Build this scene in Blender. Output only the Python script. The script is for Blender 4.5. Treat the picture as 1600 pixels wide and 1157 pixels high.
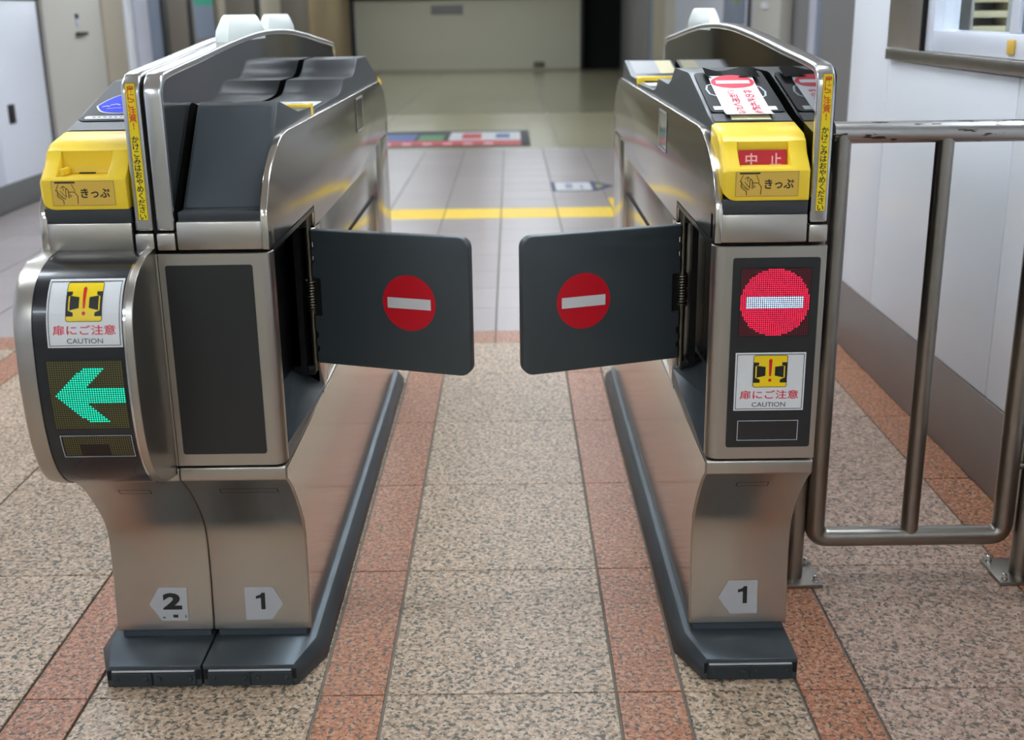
import bpy, bmesh, math, random
from mathutils import Vector, Matrix
random.seed(7)
for o in list(bpy.data.objects): bpy.data.objects.remove(o)
SC = bpy.context.scene
COL = SC.collection
R = math.radians

# ------------------------------------------------------------------ camera
H = 1.38
FPX = 1763.5
cam = bpy.data.cameras.new('camera'); camo = bpy.data.objects.new('camera', cam); COL.objects.link(camo)
cam.sensor_fit = 'HORIZONTAL'; cam.sensor_width = 36.0; cam.lens = FPX / 1600 * 36
cam.shift_y = -45 / 1600
pitch, yaw, roll = R(16.347), R(0.1223), R(-0.7914)
f = Vector((0, math.cos(pitch), -math.sin(pitch))); u = Vector((0, math.sin(pitch), math.cos(pitch))); x = Vector((1, 0, 0))
x2 = math.cos(roll) * x + math.sin(roll) * u; u2 = -math.sin(roll) * x + math.cos(roll) * u
Zr = Matrix.Rotation(yaw, 3, 'Z')
cx, cu, cf = Zr @ x2, Zr @ u2, Zr @ f
camo.matrix_world = Matrix(((cx.x, cu.x, -cf.x, 0), (cx.y, cu.y, -cf.y, 0), (cx.z, cu.z, -cf.z, H), (0, 0, 0, 1)))
cam.dof.use_dof = True; cam.dof.focus_distance = 2.35; cam.dof.aperture_fstop = 3.6
cam.clip_end = 200
SC.camera = camo

# ------------------------------------------------------------------ world, exposure
w = bpy.data.worlds.new('world'); SC.world = w; w.use_nodes = True
w.node_tree.nodes['Background'].inputs[0].default_value = (0.5, 0.55, 0.6, 1)
w.node_tree.nodes['Background'].inputs[1].default_value = 0.08
SC.view_settings.view_transform = 'Standard'; SC.view_settings.look = 'None'
SC.view_settings.gamma = 1.0; SC.view_settings.use_curve_mapping = False
SC.view_settings.exposure = 0.3
LAMP = 25.0          # strength of the ceiling tubes

# ------------------------------------------------------------------ materials
def lin(c):
    r = []
    for v in c:
        v = v / 255.0
        r.append(v / 12.92 if v <= 0.04045 else ((v + 0.055) / 1.055) ** 2.4)
    return (r[0], r[1], r[2], 1.0)
MATS = {}
def mat(name, rgb, rough=0.5, metal=0.0, emit=0.0, spec=0.5, coat=0.0, noise=None, bump=None, brushed=None, vary=None):
    if name in MATS: return MATS[name]
    m = bpy.data.materials.new(name); m.use_nodes = True; MATS[name] = m
    nt = m.node_tree; b = nt.nodes['Principled BSDF']
    c = lin(rgb)
    b.inputs['Base Color'].default_value = c; b.inputs['Roughness'].default_value = rough
    b.inputs['Metallic'].default_value = metal; b.inputs['Specular IOR Level'].default_value = spec
    b.inputs['Coat Weight'].default_value = coat
    if emit:
        b.inputs['Emission Color'].default_value = c; b.inputs['Emission Strength'].default_value = emit
    if noise:   # (scale, amount): light mottling of the base colour
        g = nt.nodes.new('ShaderNodeNewGeometry'); n = nt.nodes.new('ShaderNodeTexNoise')
        n.inputs['Scale'].default_value = noise[0]; n.inputs['Detail'].default_value = 5
        nt.links.new(g.outputs['Position'], n.inputs['Vector'])
        r = nt.nodes.new('ShaderNodeMapRange'); r.inputs[3].default_value = 1 - noise[1]; r.inputs[4].default_value = 1 + noise[1]
        nt.links.new(n.outputs['Fac'], r.inputs[0])
        mx = nt.nodes.new('ShaderNodeMix'); mx.data_type = 'RGBA'; mx.blend_type = 'MULTIPLY'; mx.inputs[0].default_value = 1
        mx.inputs[6].default_value = c; nt.links.new(r.outputs[0], mx.inputs[7]); nt.links.new(mx.outputs[2], b.inputs['Base Color'])
    if vary:
        oi = nt.nodes.new('ShaderNodeObjectInfo'); r = nt.nodes.new('ShaderNodeMapRange')
        r.inputs[3].default_value = 1 - vary; r.inputs[4].default_value = 1 + vary
        nt.links.new(oi.outputs['Random'], r.inputs[0])
        mx = nt.nodes.new('ShaderNodeMix'); mx.data_type = 'RGBA'; mx.blend_type = 'MULTIPLY'; mx.inputs[0].default_value = 1
        src = b.inputs['Base Color'].links
        if src: nt.links.new(src[0].from_socket, mx.inputs[6])
        else: mx.inputs[6].default_value = c
        nt.links.new(r.outputs[0], mx.inputs[7]); nt.links.new(mx.outputs[2], b.inputs['Base Color'])
    if brushed:  # (scale xyz, rough amount, bump strength)
        g = nt.nodes.new('ShaderNodeNewGeometry'); mp = nt.nodes.new('ShaderNodeMapping'); n = nt.nodes.new('ShaderNodeTexNoise')
        mp.inputs['Scale'].default_value = brushed[0]; n.inputs['Scale'].default_value = 1; n.inputs['Detail'].default_value = 4
        nt.links.new(g.outputs['Position'], mp.inputs['Vector']); nt.links.new(mp.outputs[0], n.inputs['Vector'])
        r = nt.nodes.new('ShaderNodeMapRange'); r.inputs[3].default_value = max(0.02, rough - brushed[1]); r.inputs[4].default_value = rough + brushed[1]
        nt.links.new(n.outputs['Fac'], r.inputs[0]); nt.links.new(r.outputs[0], b.inputs['Roughness'])
        if brushed[2]:
            bp = nt.nodes.new('ShaderNodeBump'); bp.inputs['Strength'].default_value = brushed[2]; bp.inputs['Distance'].default_value = 0.001
            nt.links.new(n.outputs['Fac'], bp.inputs['Height']); nt.links.new(bp.outputs[0], b.inputs['Normal'])
    if bump:
        g = nt.nodes.new('ShaderNodeNewGeometry'); n = nt.nodes.new('ShaderNodeTexNoise'); n.inputs['Scale'].default_value = bump[0]
        nt.links.new(g.outputs['Position'], n.inputs['Vector'])
        bp = nt.nodes.new('ShaderNodeBump'); bp.inputs['Strength'].default_value = bump[1]; bp.inputs['Distance'].default_value = 0.001
        nt.links.new(n.outputs['Fac'], bp.inputs['Height']); nt.links.new(bp.outputs[0], b.inputs['Normal'])
    return m

def granite(name, base, light, mid, dark, scale, rough):
    m = bpy.data.materials.new(name); m.use_nodes = True; MATS[name] = m
    nt = m.node_tree; b = nt.nodes['Principled BSDF']; b.inputs['Roughness'].default_value = rough
    g = nt.nodes.new('ShaderNodeNewGeometry'); oi = nt.nodes.new('ShaderNodeObjectInfo')
    def ns(sc, det, off):
        ad = nt.nodes.new('ShaderNodeVectorMath'); ad.operation = 'ADD'; ad.inputs[1].default_value = (off, off * 1.7, off * .3)
        nt.links.new(g.outputs['Position'], ad.inputs[0])
        n = nt.nodes.new('ShaderNodeTexNoise'); n.inputs['Scale'].default_value = sc; n.inputs['Detail'].default_value = det
        n.inputs['Roughness'].default_value = 0.6
        nt.links.new(ad.outputs[0], n.inputs['Vector']); return n.outputs['Fac']
    def mixc(fac, a, bc, lo, hi):
        r = nt.nodes.new('ShaderNodeMapRange'); r.inputs[1].default_value = lo; r.inputs[2].default_value = hi
        nt.links.new(fac, r.inputs[0])
        mx = nt.nodes.new('ShaderNodeMix'); mx.data_type = 'RGBA'; nt.links.new(r.outputs[0], mx.inputs[0])
        if isinstance(a, tuple): mx.inputs[6].default_value = a
        else: nt.links.new(a, mx.inputs[6])
        mx.inputs[7].default_value = bc
        return mx.outputs[2]
    c = mixc(ns(scale * .8, 3, 3.1), lin(base), lin(light), .47, .55)
    c = mixc(ns(scale, 3, 11.3), c, lin(mid), .50, .57)
    c = mixc(ns(scale * 1.05, 2, 27.7), c, lin(dark), .545, .60)
    r = nt.nodes.new('ShaderNodeMapRange'); r.inputs[3].default_value = .94; r.inputs[4].default_value = 1.06
    nt.links.new(oi.outputs['Random'], r.inputs[0])
    mx = nt.nodes.new('ShaderNodeMix'); mx.data_type = 'RGBA'; mx.blend_type = 'MULTIPLY'; mx.inputs[0].default_value = 1
    nt.links.new(c, mx.inputs[6]); nt.links.new(r.outputs[0], mx.inputs[7]); nt.links.new(mx.outputs[2], b.inputs['Base Color'])
    return m

granite('granite_beige', (184, 157, 130), (206, 183, 158), (156, 131, 109), (84, 81, 70), 92, .42)
granite('granite_beige_warm', (182, 151, 131), (200, 174, 156), (157, 127, 110), (96, 90, 82), 96, .42)
granite('granite_pink', (177, 114, 78), (192, 146, 116), (160, 98, 68), (82, 70, 60), 98, .4)
mat('joint', (134, 130, 120), .9)
mat('tile_lilac', (160, 149, 146), .32, noise=(60, .10), vary=.05)
mat('tile_yellow', (246, 206, 40), .45, vary=.03)
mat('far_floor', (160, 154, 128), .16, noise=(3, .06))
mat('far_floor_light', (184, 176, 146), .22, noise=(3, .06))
STEEL = mat('steel_brushed', (184, 179, 171), .33, 1.0, noise=(9, .05))
SIDE = mat('steel_side', (204, 198, 188), .15, 1.0, brushed=((120, 120, 2), .02, 0))
FINST = mat('steel_fin', (208, 208, 208), .22, 1.0, brushed=((220, 3, 220), .04, 0))
RAILST = mat('steel_rail', (150, 144, 136), .3, 1.0, noise=(14, .16), brushed=((30, 30, 8), .06, .03))
RAILW = mat('steel_rail_worn', (186, 182, 178), .3, 1.0, noise=(9, .05))
def scuffed(m, rgb, sc, lo, hi):
    nt = m.node_tree; b = nt.nodes['Principled BSDF']; g = nt.nodes.new('ShaderNodeNewGeometry'); mp = nt.nodes.new('ShaderNodeMapping'); n = nt.nodes.new('ShaderNodeTexNoise')
    mp.inputs['Scale'].default_value = sc; n.inputs['Scale'].default_value = 1; n.inputs['Detail'].default_value = 6
    nt.links.new(g.outputs['Position'], mp.inputs['Vector']); nt.links.new(mp.outputs[0], n.inputs['Vector'])
    r = nt.nodes.new('ShaderNodeMapRange'); r.inputs[1].default_value = lo; r.inputs[2].default_value = hi; nt.links.new(n.outputs['Fac'], r.inputs[0])
    mx = nt.nodes.new('ShaderNodeMix'); mx.data_type = 'RGBA'; nt.links.new(r.outputs[0], mx.inputs[0])
    src = b.inputs['Base Color'].links
    if src: nt.links.new(src[0].from_socket, mx.inputs[6])
    else: mx.inputs[6].default_value = b.inputs['Base Color'].default_value
    mx.inputs[7].default_value = lin(rgb); nt.links.new(mx.outputs[2], b.inputs['Base Color'])
mat('base_blue', (80, 87, 92), .38, .6, brushed=((60, 8, 60), .1, .1), noise=(12, .12))
mat('base_front', (52, 60, 64), .45, .3, noise=(20, .1))
mat('dark_recess', (34, 34, 34), .35, .6)
mat('black', (14, 14, 15), .5)
mat('gap_black', (8, 8, 8), .8)
mat('panel_black', (36, 37, 38), .34, bump=(900, .05))
mat('housing_black', (30, 33, 38), .24, coat=.2)
mat('reader_black', (22, 23, 25), .42, spec=.2)
mat('plastic_grey', (60, 64, 67), .34, bump=(700, .08))
mat('plastic_grey_light', (66, 72, 77), .3)
mat('plastic_dark', (54, 57, 60), .4)
mat('flap_grey', (66, 74, 78), .42, bump=(600, .05))
mat('yellow', (255, 217, 54), .36)
mat('label_gold', (228, 186, 76), .38)
mat('strip_yellow', (252, 224, 10), .4)
mat('sign_red', (214, 18, 38), .4)
mat('sign_white', (226, 228, 228), .45)
mat('paper', (236, 238, 242), .6)
mat('paper_cream', (226, 216, 176), .6)
mat('ink_red', (222, 60, 80), .5)
mat('ink_orange', (222, 84, 20), .5)
mat('ink_black', (26, 26, 24), .5)
mat('red_plate', (206, 16, 36), .35)
mat('ink_pink', (250, 190, 205), .5)
mat('picto_yellow', (248, 214, 12), .4)
mat('fin_glass', (15, 15, 14), .05, spec=.45, coat=.1)
mat('lamp_white', (232, 238, 232), .3)
mat('blue_logo', (10, 44, 214), .5, spec=.15)
mat('tape_black', (4, 4, 5), .55, spec=.06, bump=(140, .35))
mat('grey_mark', (196, 202, 210), .45)
mat('led_board_dark', (22, 10, 12), .4)
mat('led_board_green', (34, 34, 18), .4)
mat('led_off_red', (128, 24, 38), .5)
mat('led_off_olive', (112, 106, 60), .5)
mat('led_red', (255, 26, 72), .5, emit=1.5)
mat('led_white', (196, 222, 255), .5, emit=1.8)
mat('led_green', (4, 226, 176), .5, emit=1.25)
mat('display_glass', (14, 20, 26), .08, coat=.5)
mat('spring_steel', (120, 114, 100), .35, 1.0)
mat('sticker_silver', (176, 176, 178), .4)
mat('wall_white', (236, 239, 244), .3, noise=(2, .02))
mat('wall_white_cool', (232, 236, 246), .28, noise=(2, .02))
mat('wall_end_grey', (140, 140, 140), .4)
mat('baseboard_brown', (122, 110, 104), .42, .3, noise=(6, .06))
mat('baseboard_grey', (104, 104, 102), .5)
mat('cream', (196, 192, 182), .5)
mat('beige_wall', (178, 168, 148), .5)
mat('tan_wall', (150, 130, 98), .6)
mat('brown_wall', (108, 98, 86), .6)
mat('dark_wall', (44, 44, 44), .5)
mat('grey_wall', (132, 130, 130), .5)
mat('lavender', (206, 208, 222), .35)
mat('blue_grey', (128, 140, 160), .4)
mat('shutter', (206, 202, 184), .5)
mat('void', (6, 8, 9), .9)
mat('ceiling', (222, 222, 218), .8)
mat('back_wall', (206, 200, 188), .7)
mat('tube', (235, 245, 255), .5, emit=LAMP)
mat('mat_black', (34, 34, 34), .6)
mat('mat_red', (186, 38, 46), .5); mat('mat_white', (206, 206, 208), .5); mat('mat_blue', (52, 84, 150), .5); mat('mat_green', (60, 130, 84), .5); mat('navy', (28, 36, 92), .5)
mat('chrome', (215, 215, 215), .12, 1.0)
mat('teal', (30, 160, 130), .5)
mat('office_wall', (186, 194, 202), .6)
mat('olive', (150, 156, 70), .5)

# panes of real glass for the office window
gm = bpy.data.materials.new('glass'); gm.use_nodes = True; MATS['glass'] = gm
gb = gm.node_tree.nodes['Principled BSDF']; gb.inputs['Base Color'].default_value = (.95, .98, .98, 1); gb.inputs['Roughness'].default_value = .02
gb.inputs['Transmission Weight'].default_value = 1; gb.inputs['IOR'].default_value = 1.1

# ------------------------------------------------------------------ mesh helpers
def M(k): return MATS[k] if isinstance(k, str) else k
def finish(name, bm, mats, parent=None, bevel=0, seg=2, angle=35, bevel_angle=30):
    bmesh.ops.recalc_face_normals(bm, faces=bm.faces)
    if bevel:
        es = [e for e in bm.edges if len(e.link_faces) == 2 and e.calc_face_angle(0) > R(bevel_angle)]
        bmesh.ops.bevel(bm, geom=es, offset=bevel, segments=seg, profile=.5, affect='EDGES', clamp_overlap=True)
    me = bpy.data.meshes.new(name); bm.to_mesh(me); bm.free()
    if not isinstance(mats, (list, tuple)): mats = [mats]
    for m_ in mats: me.materials.append(M(m_))
    for p in me.polygons: p.use_smooth = True
    me.set_sharp_from_angle(angle=R(angle))
    o = bpy.data.objects.new(name, me); COL.objects.link(o)
    if parent: o.parent = parent
    return o
def raw(name, verts, faces, mats, parent=None, fm=None, **k):
    bm = bmesh.new(); vs = [bm.verts.new(v) for v in verts]
    for i, fc in enumerate(faces):
        try:
            q = bm.faces.new([vs[j] for j in fc])
            if fm: q.material_index = fm[i]
        except ValueError: pass
    return finish(name, bm, mats, parent, **k)
def box_data(x0, x1, y0, y1, z0, z1):
    v = [(x0, y0, z0), (x1, y0, z0), (x1, y1, z0), (x0, y1, z0), (x0, y0, z1), (x1, y0, z1), (x1, y1, z1), (x0, y1, z1)]
    return v, [(0, 3, 2, 1), (4, 5, 6, 7), (0, 1, 5, 4), (1, 2, 6, 5), (2, 3, 7, 6), (3, 0, 4, 7)]
def box(name, x0, x1, y0, y1, z0, z1, m, parent=None, bevel=.002, seg=2):
    v, f_ = box_data(x0, x1, y0, y1, z0, z1)
    return raw(name, v, f_, m, parent, bevel=bevel, seg=seg)
def prism_x(name, prof, x0, x1, m, parent=None, bevel=0, seg=2, **k):
    n = len(prof); v = [(x0, y, z) for y, z in prof] + [(x1, y, z) for y, z in prof]
    f_ = [tuple(range(n)), tuple(range(2 * n - 1, n - 1, -1))] + [(i, (i + 1) % n, n + (i + 1) % n, n + i) for i in range(n)]
    return raw(name, v, f_, m, parent, bevel=bevel, seg=seg, **k)
def prism_z(name, plan, z0, z1, m, parent=None, bevel=0, seg=2, **k):
    n = len(plan); v = [(x_, y_, z0) for x_, y_ in plan] + [(x_, y_, z1) for x_, y_ in plan]
    f_ = [tuple(range(n)), tuple(range(2 * n - 1, n - 1, -1))] + [(i, (i + 1) % n, n + (i + 1) % n, n + i) for i in range(n)]
    return raw(name, v, f_, m, parent, bevel=bevel, seg=seg, **k)
def loft(name, rings, m, parent=None, **k):
    n = len(rings[0]); v = [p for r_ in rings for p in r_]; f_ = [tuple(range(n)), tuple(range((len(rings) - 1) * n, len(rings) * n))]
    for a in range(len(rings) - 1):
        for i in range(n):
            j = (i + 1) % n; f_.append((a * n + i, a * n + j, (a + 1) * n + j, (a + 1) * n + i))
    return raw(name, v, f_, m, parent, **k)
def fillet(path, rad, n=8):
    out = [Vector(path[0])]
    for i in range(1, len(path) - 1):
        a, b, c = Vector(path[i - 1]), Vector(path[i]), Vector(path[i + 1])
        d1 = (a - b).normalized(); d2 = (c - b).normalized()
        t = min(rad, (a - b).length * .49, (c - b).length * .49)
        p0 = b + d1 * t; p1 = b + d2 * t
        for q in range(n + 1):
            s = q / n; out.append((1 - s) ** 2 * p0 + 2 * s * (1 - s) * b + s * s * p1)
    out.append(Vector(path[-1])); return out
def tube(name, path, r, m, parent=None, seg=20):
    path = [Vector(p) for p in path]; rings = []
    up = None
    for i, p in enumerate(path):
        d = (path[min(i + 1, len(path) - 1)] - path[max(i - 1, 0)]).normalized()
        if up is None:
            up = d.orthogonal().normalized()
        up = (up - d * up.dot(d)).normalized(); sd = d.cross(up)
        rings.append([p + r * (math.cos(2 * math.pi * q / seg) * up + math.sin(2 * math.pi * q / seg) * sd) for q in range(seg)])
    return loft(name, rings, m, parent, angle=50)
def crom(pts, n=6):   # smooth polyline through points
    P = [Vector(p) for p in pts]; out = []
    for i in range(len(P) - 1):
        p0 = P[max(i - 1, 0)]; p1 = P[i]; p2 = P[i + 1]; p3 = P[min(i + 2, len(P) - 1)]
        for q in range(n):
            t = q / n
            out.append(tuple(.5 * ((2 * p1) + (-p0 + p2) * t + (2 * p0 - 5 * p1 + 4 * p2 - p3) * t * t + (-p0 + 3 * p1 - 3 * p2 + p3) * t ** 3)))
    out.append(tuple(P[-1])); return out
def empty(name, loc, rz=0):
    o = bpy.data.objects.new(name, None); COL.objects.link(o); o.location = loc; o.rotation_euler = (0, 0, rz); o.empty_display_size = .1
    return o
def tag(o, label=None, cat=None, group=None, kind=None):
    if label: o['label'] = label
    if cat: o['category'] = cat
    if group: o['group'] = group
    if kind: o['kind'] = kind
    return o

# ------------------------------------------------------------------ flat print: 2-D shapes mapped onto a surface
def flat(o_, right, up):
    o_ = Vector(o_); right = Vector(right).normalized(); up = Vector(up).normalized(); n = right.cross(up)
    return lambda a, b, h=0: o_ + right * a + up * b + n * h
CURVED = []
def decal(name, verts, faces, mp, m, parent, h=.0006, thick=0):
    """2-D verts/faces mapped by mp; thick>0 gives the sheet real thickness"""
    bm = bmesh.new(); cv = mp in CURVED and len(verts) < 4000
    vs = [bm.verts.new((a, b, 0) if cv else mp(a, b, h)) for a, b in verts]
    for fc in faces:
        try: bm.faces.new([vs[i] for i in fc])
        except ValueError: pass
    if cv:      # cut into thin bands so that the print follows the curve
        b0 = min(b for a, b in verts); b1 = max(b for a, b in verts); k = max(1, int((b1 - b0) / .004))
        for i in range(1, k):
            bmesh.ops.bisect_plane(bm, geom=bm.verts[:] + bm.edges[:] + bm.faces[:], plane_co=(0, b0 + (b1 - b0) * i / k, 0), plane_no=(0, 1, 0))
        for q in bm.verts: q.co = mp(q.co.x, q.co.y, h)
    if thick:
        be = [e for e in bm.edges if len(e.link_faces) == 1]
        r = bmesh.ops.extrude_edge_only(bm, edges=be)
        nv = [g for g in r['geom'] if isinstance(g, bmesh.types.BMVert)]
        d = mp(0, 0, 0) - mp(0, 0, 1); d.normalize()
        for q in nv: q.co += d * thick
    me = bpy.data.meshes.new(name); bm.to_mesh(me); bm.free()
    me.materials.append(M(m)); o = bpy.data.objects.new(name, me); COL.objects.link(o); o.parent = parent
    return o
def rect(x0, x1, y0, y1, nx=1, ny=1):
    v = [(x0 + (x1 - x0) * i / nx, y0 + (y1 - y0) * j / ny) for j in range(ny + 1) for i in range(nx + 1)]
    f_ = [(j * (nx + 1) + i, j * (nx + 1) + i + 1, (j + 1) * (nx + 1) + i + 1, (j + 1) * (nx + 1) + i) for j in range(ny) for i in range(nx)]
    return v, f_
def rrect(x0, x1, y0, y1, r, n=5):
    v = []
    for cx_, cy_, a0 in ((x1 - r, y0 + r, -90), (x1 - r, y1 - r, 0), (x0 + r, y1 - r, 90), (x0 + r, y0 + r, 180)):
        for q in range(n + 1):
            a = R(a0 + 90 * q / n); v.append((cx_ + r * math.cos(a), cy_ + r * math.sin(a)))
    return v, [tuple(range(len(v)))]
def disc(cx_, cy_, r, n=40):
    return [(cx_ + r * math.cos(2 * math.pi * i / n), cy_ + r * math.sin(2 * math.pi * i / n)) for i in range(n)], [tuple(range(n))]
def frame2(x0, x1, y0, y1, t, n=6):
    vs, fs = [], []
    for a in (rect(x0, x1, y0, y0 + t, n, 1), rect(x0, x1, y1 - t, y1, n, 1), rect(x0, x0 + t, y0 + t, y1 - t, 1, n), rect(x1 - t, x1, y0 + t, y1 - t, 1, n)):
        fs += [tuple(i + len(vs) for i in q) for q in a[1]]; vs += a[0]
    return vs, fs
def merge(*shapes):
    vs, fs = [], []
    for v, f_ in shapes:
        fs += [tuple(i + len(vs) for i in q) for q in f_]; vs += v
    return vs, fs
def stroke(pts, t):   # thick polyline
    vs, fs = [], []
    for a, b in zip(pts[:-1], pts[1:]):
        a = Vector(a); b = Vector(b); d = (b - a)
        if d.length < 1e-9: continue
        d.normalize(); n = Vector((-d.y, d.x)) * t / 2; a2 = a - d * t * .4; b2 = b + d * t * .4
        k = len(vs); vs += [tuple(a2 + n), tuple(a2 - n), tuple(b2 - n), tuple(b2 + n)]; fs.append((k, k + 1, k + 2, k + 3))
    return vs, fs
TC = {}
def glyphs(s, bold=0.0):
    key = (s, bold)
    if key not in TC:
        c = bpy.data.curves.new('t', 'FONT'); c.body = s; c.offset = bold; c.resolution_u = 3
        o = bpy.data.objects.new('t', c); COL.objects.link(o)
        dg = bpy.context.evaluated_depsgraph_get(); me = bpy.data.meshes.new_from_object(o.evaluated_get(dg))
        v = [(q.co.x, q.co.y) for q in me.vertices]; fs = [tuple(p.vertices) for p in me.polygons]
        bpy.data.objects.remove(o); bpy.data.curves.remove(c); bpy.data.meshes.remove(me)
        TC[key] = (v, fs)
    return TC[key]
def text(s, x0, x1, y0, y1, bold=0.0, keep=False):
    """the lettering fitted into a box (ink bounds)"""
    v, fs = glyphs(s, bold)
    xs = [a for a, b in v]; ys = [b for a, b in v]
    sx = (x1 - x0) / (max(xs) - min(xs)); sy = (y1 - y0) / (max(ys) - min(ys))
    if keep:
        sx = sy = min(sx, sy)
        ox = (x0 + x1) / 2 - sx * (max(xs) + min(xs)) / 2; oy = (y0 + y1) / 2 - sy * (max(ys) + min(ys)) / 2
        return [(ox + a * sx, oy + b * sy) for a, b in v], fs
    return [(x0 + (a - min(xs)) * sx, y0 + (b - min(ys)) * sy) for a, b in v], fs
def column(s, cx_, ytop, size, step, bold=.01):
    """upright lettering one sign under the other"""
    sh = []
    for i, ch in enumerate(s):
        if ch == ' ': continue
        v, fs = glyphs(ch, bold)
        xs = [a for a, b in v]; mx_ = (max(xs) + min(xs)) / 2
        sh.append(([(cx_ + (a - mx_) * size, ytop - i * step - size * .88 + b * size) for a, b in v], fs))
    return merge(*sh)

# ------------------------------------------------------------------ the setting
floor = tag(box('floor', -3.8, 2.7, -4.2, 28.2, -.06, -.006, 'joint', None, bevel=0), kind='structure')
TM = {}
def tile(name, x0, x1, y0, y1, m, gap=.0035, th=.006):
    dx, dy = round(x1 - x0 - gap, 4), round(y1 - y0 - gap * .55, 4)
    key = (dx, dy, m)
    if key not in TM:
        v, f_ = box_data(-dx / 2, dx / 2, -dy / 2, dy / 2, -th, 0)
        o = raw(name, v, f_, m, floor, bevel=.0012, seg=1); TM[key] = o.data
    else:
        o = bpy.data.objects.new(name, TM[key]); COL.objects.link(o); o.parent = floor
    o.location = ((x0 + x1) / 2, (y0 + y1) / 2, 0)
    return o
PIT = .547
rows = [2.618 + PIT * k for k in range(-4, 4)] + [4.69]
cols = [(-3.7, -3.12, 'b'), (-3.12, -2.635, 'b'), (-2.635, -2.15, 'b'), (-2.15, -2.01, 'p'), (-2.01, -1.525, 'b'), (-1.525, -1.046, 'b'),
        (-1.046, -.905, 'p'), (-.905, -.42, 'b'), (-.42, -.28, 'p'), (-.28, .2045, 'b'), (.2045, .345, 'p'), (.345, .59, 'b'),
        (.59, .727, 'p'), (.727, 1.235, 'w'), (1.235, 1.38, 'p')]
for x0, x1, k in cols:
    for y0, y1 in zip(rows[:-1], rows[1:]):
        tile('granite_tile', x0, x1, y0, y1, {'b': 'granite_beige', 'p': 'granite_pink', 'w': 'granite_beige_warm'}[k], gap=.006)
xs_ = [-3.7] + [.32 + .402 * k for k in range(-9, 6)] + [2.6]
for x0, x1 in zip(xs_[:-1], xs_[1:]):
    tile('granite_tile', x0, x1, 4.69, 4.87, 'granite_pink')
ys_ = [4.87 + .41 * k for k in range(0, 18)]
for j, (y0, y1) in enumerate(zip(ys_[:-1], ys_[1:])):
    for x0, x1 in zip(xs_[:-1], xs_[1:]):
        yel = (j == 7 and x0 > -1.75) or (j == 8 and .7 < x0 < .75)
        tile('floor_tile', x0, x1, y0, y1, 'tile_yellow' if yel else 'tile_lilac', gap=.008)
for x0, x1 in ((-3.7, -1.6), (-1.6, .5), (.5, 2.6)):
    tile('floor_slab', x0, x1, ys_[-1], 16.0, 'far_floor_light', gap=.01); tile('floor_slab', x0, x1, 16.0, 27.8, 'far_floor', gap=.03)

# right wall: white panels, brown metal skirting, office window
wr = tag(box('wall_right', 1.40, 1.47, -4.2, 4.70, 0, 1.20, 'wall_end_grey', bevel=0), kind='structure')
box('wall_panel', 1.382, 1.405, 4.246, 4.715, .27, 2.72, 'wall_white', wr, .003)
box('wall_panel', 1.382, 1.405, 3.142, 4.240, .27, 1.20, 'wall_white', wr, .003)
box('wall_panel', 1.382, 1.405, 2.036, 3.134, .27, 1.20, 'wall_white', wr, .003)
box('wall_panel', 1.382, 1.405, .93, 2.03, .27, 1.20, 'wall_white', wr, .003)
box('wall_panel', 1.382, 1.405, -4.2, .924, .27, 2.72, 'wall_white', wr, .003)
box('wall_core', 1.405, 1.47, -4.2, .93, 1.2, 2.72, 'wall_end_grey', wr, 0); box('wall_core', 1.405, 1.47, 4.25, 4.70, 1.2, 2.72, 'wall_end_grey', wr, 0)
box('wall_lintel', 1.385, 1.47, .93, 4.25, 2.1, 2.72, 'wall_white', wr, .003)
box('wall_end', 1.47, 2.62, 4.60, 4.70, 0, 2.72, 'office_wall', wr, 0)
bb = tag(box('baseboard_right', 1.376, 1.40, -4.2, 4.71, 0, .268, 'baseboard_brown', bevel=.003), kind='structure')
win = tag(empty('window_1', (1.382, 2.6, 1.2)), kind='structure')
def wbox(n, x0, x1, y0, y1, z0, z1, m, bevel=.003): return box(n, x0 - 1.382, x1 - 1.382, y0 - 2.6, y1 - 2.6, z0 - 1.2, z1 - 1.2, m, win, bevel)
wbox('window_sill', 1.360, 1.50, .93, 4.225, 1.192, 1.232, RAILST)
wbox('jamb_panel', 1.372, 1.46, 3.88, 4.25, 1.232, 2.10, STEEL)
wbox('window_frame', 1.36, 1.47, 3.865, 3.88, 1.232, 2.10, 'dark_recess', .001)
wbox('window_frame', 1.373, 1.46, 3.80, 3.865, 1.2325, 2.10, 'wall_white_cool')
wbox('window_frame', 1.377, 1.46, 3.17, 3.23, 1.302, 2.055, 'wall_white_cool')
wbox('window_frame', 1.385, 1.46, 3.130, 3.168, 1.304, 2.055, 'blue_grey', .001)
wbox('window_frame', 1.375, 1.46, .93, 3.80, 1.2325, 1.300, 'wall_white_cool'); wbox('sash_latch', 1.366, 1.375, 3.17, 3.21, 1.245, 1.285, 'label_gold')
wbox('window_frame', 1.375, 1.46, .93, 3.80, 2.058, 2.0995, 'wall_white_cool')
wbox('pane', 1.405, 1.411, 3.235, 3.795, 1.304, 2.054, 'glass', 0)
wbox('pane', 1.405, 1.411, .96, 3.125, 1.304, 2.054, 'glass', 0)
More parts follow.
